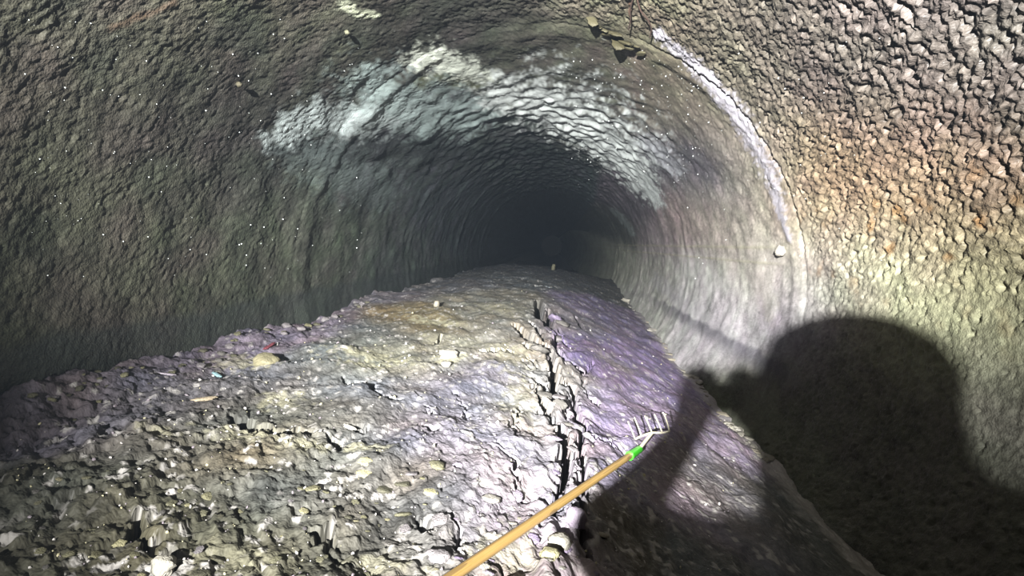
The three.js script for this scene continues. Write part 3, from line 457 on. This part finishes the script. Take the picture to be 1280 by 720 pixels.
// ------------------------------------------------------------------ the kneeling photographer, behind the camera; his shadow falls on the right wall
function sdfMesh(bones, lo, size, res, k) {
  const mc = new MarchingCubes(res, new THREE.MeshBasicMaterial(), false, false, 400000); mc.isolation = 0;
  const half = size / 2, cx = lo[0] + half, cy = lo[1] + half, cz = lo[2] + half;
  for (let z = 0; z < res; z++) for (let y = 0; y < res; y++) for (let x = 0; x < res; x++) {
    const X = cx + (x - res / 2) / (res / 2) * half, Y = cy + (y - res / 2) / (res / 2) * half, Z = cz + (z - res / 2) / (res / 2) * half; let s = 0;
    for (const [a, b, ra, rb] of bones) { const dx = b[0] - a[0], dy = b[1] - a[1], dz = b[2] - a[2], t = clamp(((X - a[0]) * dx + (Y - a[1]) * dy + (Z - a[2]) * dz) / (dx * dx + dy * dy + dz * dz + 1e-9)); const d = Math.hypot(X - a[0] - dx * t, Y - a[1] - dy * t, Z - a[2] - dz * t) - mix(ra, rb, t); s += Math.exp(-Math.min(d, 0.5) / k); }
    mc.field[x + y * res + z * res * res] = k * Math.log(s + 1e-30);
  }
  mc.update();
  const n = mc.count ?? mc.geometry.drawRange.count, g = new THREE.BufferGeometry(), p = mc.positionArray.slice(0, n * 3);
  for (let i = 0; i < n; i++) { p[i * 3] = cx + p[i * 3] * half; p[i * 3 + 1] = cy + p[i * 3 + 1] * half; p[i * 3 + 2] = cz + p[i * 3 + 2] * half; }
  g.setAttribute('position', new THREE.BufferAttribute(p, 3)); const w = mergeVertices(g, 1e-5); w.computeVertexNormals(); return w;
}
{
  const person = new THREE.Group(), O = [0.2, -0.5, 0.5]; person.position.set(...O);
  thing(person, 'person', 'kneeling person in dark coveralls and helmet holding up a phone, behind the camera', 'person');
  const head = [0.148, 0.405, 0.33], sl = [-0.02, 0.12, 0.41], sr = [0.37, 0.17, 0.42], el = [-0.14, 0.12, 0.23], hl = [-0.02, 0.235, 0.07], er = [0.35, 0.11, 0.22], hr = [0.125, 0.24, 0.075];
  const hipL = [0.10, -0.34, 0.60], hipR = [0.31, -0.36, 0.60], kL = [-0.01, -0.40, 0.17], kR = [0.42, -0.50, 0.20], aL = [0.04, -0.45, 0.60], aR = [0.38, -0.54, 0.62];
  const spine = [0.2, -0.05, 0.47], pelvis = [0.205, -0.3, 0.58], neck = [0.165, 0.2, 0.40];
  const move = (g) => g.translate(-O[0], -O[1], -O[2]);
  const cover = new THREE.MeshStandardMaterial({ color: '#26303c', roughness: 0.9, bumpMap: fineBump, bumpScale: 0.002 }), skin = new THREE.MeshPhysicalMaterial({ color: '#b98468', roughness: 0.55 }), glove = new THREE.MeshStandardMaterial({ color: '#22262a', roughness: 0.7 }), boot = new THREE.MeshStandardMaterial({ color: '#141414', roughness: 0.5 }), hat = new THREE.MeshPhysicalMaterial({ color: '#2c4a6a', roughness: 0.35, clearcoat: 0.4 });
  const bones = [[neck, spine, 0.075, 0.14], [[0.148, 0.39, 0.365], [0.15, 0.27, 0.38], 0.118, 0.128], [[0.15, 0.30, 0.38], [0.16, 0.14, 0.42], 0.125, 0.125], [[0.17, 0.24, 0.40], [0.36, 0.23, 0.42], 0.09, 0.085], [spine, pelvis, 0.14, 0.15], [sl, sr, 0.075, 0.075], [[0.09, 0.06, 0.41], [0.29, 0.07, 0.43], 0.12, 0.12], [sl, el, 0.066, 0.048], [el, hl, 0.046, 0.032], [sr, er, 0.066, 0.048], [er, hr, 0.046, 0.032], [hipL, kL, 0.092, 0.066], [hipR, kR, 0.092, 0.066], [kL, aL, 0.062, 0.042], [kR, aR, 0.062, 0.042], [hipL, hipR, 0.12, 0.12]];
  const g = move(sdfMesh(bones, [-0.36, -0.66, -0.08], 1.21, 108, 0.014)); g.deleteAttribute('uv'); g.setAttribute('uv', new THREE.BufferAttribute(Float32Array.from({ length: g.attributes.position.count * 2 }, (_, i) => g.attributes.position.array[(i >> 1) * 3 + (i & 1)] * 3), 2));
  const bodyMesh = part('coverall', g, cover, person);
  const [hx, hy, hz] = head;
  const hb = [[[hx, hy + 0.02, hz + 0.012], [hx, hy - 0.005, hz - 0.005], 0.092, 0.088], [[hx, hy - 0.03, hz - 0.03], [hx, hy - 0.085, hz - 0.045], 0.066, 0.038], [[hx, hy - 0.06, hz + 0.02], neck, 0.055, 0.06], [[hx, hy + 0.0, hz - 0.092], [hx, hy - 0.03, hz - 0.106], 0.009, 0.014], [[hx - 0.087, hy + 0.006, hz + 0.01], [hx - 0.085, hy - 0.035, hz + 0.008], 0.014, 0.010], [[hx + 0.087, hy + 0.006, hz + 0.01], [hx + 0.085, hy - 0.035, hz + 0.008], 0.014, 0.010], [[hx - 0.018, hy - 0.062, hz - 0.091], [hx + 0.018, hy - 0.062, hz - 0.091], 0.006, 0.006], [[hx - 0.05, hy + 0.02, hz - 0.075], [hx + 0.05, hy + 0.02, hz - 0.075], 0.012, 0.012]];
  const hd = part('head', move(sdfMesh(hb, [hx - 0.17, hy - 0.26, hz - 0.17], 0.36, 96, 0.006)), skin, person);
  for (const s of [-1, 1]) part('eye', new THREE.SphereGeometry(0.012, 12, 10).translate(hx + s * 0.031 - O[0], hy + 0.0 - O[1], hz - 0.083 - O[2]), new THREE.MeshPhysicalMaterial({ color: '#e8e4de', roughness: 0.15 }), hd);
  const pts = []; for (let i = 0; i <= 14; i++) { const a = i / 14 * Math.PI / 2; pts.push(new THREE.Vector2(0.130 * Math.sin(a) + 0.0001, 0.108 * Math.cos(a))); } pts.push(new THREE.Vector2(0.133, -0.05), new THREE.Vector2(0.126, -0.055), new THREE.Vector2(0.122, -0.03));
  const helmet = part('helmet', new THREE.LatheGeometry(pts, 36), hat, person); helmet.position.set(hx - O[0], hy + 0.028 - O[1], hz - O[2]); helmet.rotation.x = 0.1;
  // hands: palm, four fingers and a thumb, closed on the phone and on the helmet's rim
  const hand = (wrist, dirV, palmN, side, curl) => {
    const d = new THREE.Vector3(...dirV).normalize(), nrm = new THREE.Vector3(...palmN).normalize(), s = new THREE.Vector3().crossVectors(d, nrm).normalize().multiplyScalar(side), w = new THREE.Vector3(...wrist), at = (a, b, c) => w.clone().addScaledVector(d, a).addScaledVector(s, b).addScaledVector(nrm, c).toArray(), bs = [];
    for (const b of [-0.026, -0.009, 0.009, 0.026]) bs.push([at(0, b * 0.6, 0), at(0.082, b, 0), 0.016, 0.012]);
    [[-0.027, 0.068], [-0.009, 0.078], [0.009, 0.074], [0.027, 0.058]].forEach(([b, l]) => { let a = 0.082, c = 0, an = 0, p = at(a, b, c); for (let j = 0; j < 3; j++) { an += curl; a += Math.cos(an) * l * [0.45, 0.32, 0.23][j]; c += Math.sin(an) * l * [0.45, 0.32, 0.23][j]; const q = at(a, b, c); bs.push([p, q, 0.0098 - j * 0.0008, 0.009 - j * 0.0008]); p = q; } });
    const t0 = at(0.022, -0.028, 0.006), t1 = at(0.056, -0.052, 0.02), t2 = at(0.082, -0.05, 0.036); bs.push([t0, t1, 0.013, 0.011], [t1, t2, 0.0105, 0.009]);
    const cc = at(0.06, 0, 0); return part('glove', move(sdfMesh(bs, cc.map((v) => v - 0.12), 0.24, 84, 0.0035)), glove, person);
  };
  hand([-0.03, 0.225, 0.075], [0.1, 0.95, -0.2], [0.3, 0.1, -1], 1, 0.6);
  hand([0.125, 0.235, 0.078], [-0.2, 0.95, -0.2], [-0.3, 0.1, -1], -1, 0.6);
  for (const [a, k] of [[aL, kL], [aR, kR]]) { const bs = [[a, [a[0], a[1] - 0.015, a[2] + 0.05], 0.056, 0.055], [[a[0], a[1] - 0.02, a[2] + 0.04], [a[0], a[1] - 0.07, a[2] + 0.17], 0.05, 0.045]]; part('boot', move(sdfMesh(bs, [a[0] - 0.2, a[1] - 0.22, a[2] - 0.12], 0.4, 60, 0.012)), boot, person); }
  const phone = new THREE.Group(); phone.position.set(0.045, 0.292, 0.022); phone.rotation.z = ROLL;
  thing(phone, 'phone', 'black phone held sideways by the kneeling person, taking the picture', 'phone');
  part('case', new RoundedBoxGeometry(0.155, 0.076, 0.009, 3, 0.004).translate(0, 0, 0.005), new THREE.MeshStandardMaterial({ color: '#0c0c0e', roughness: 0.4 }), phone);
  part('screen', new THREE.BoxGeometry(0.144, 0.068, 0.001).translate(0, 0, 0.0102), new THREE.MeshPhysicalMaterial({ color: '#050506', roughness: 0.1 }), phone);
}
renderer.render(scene, camera);
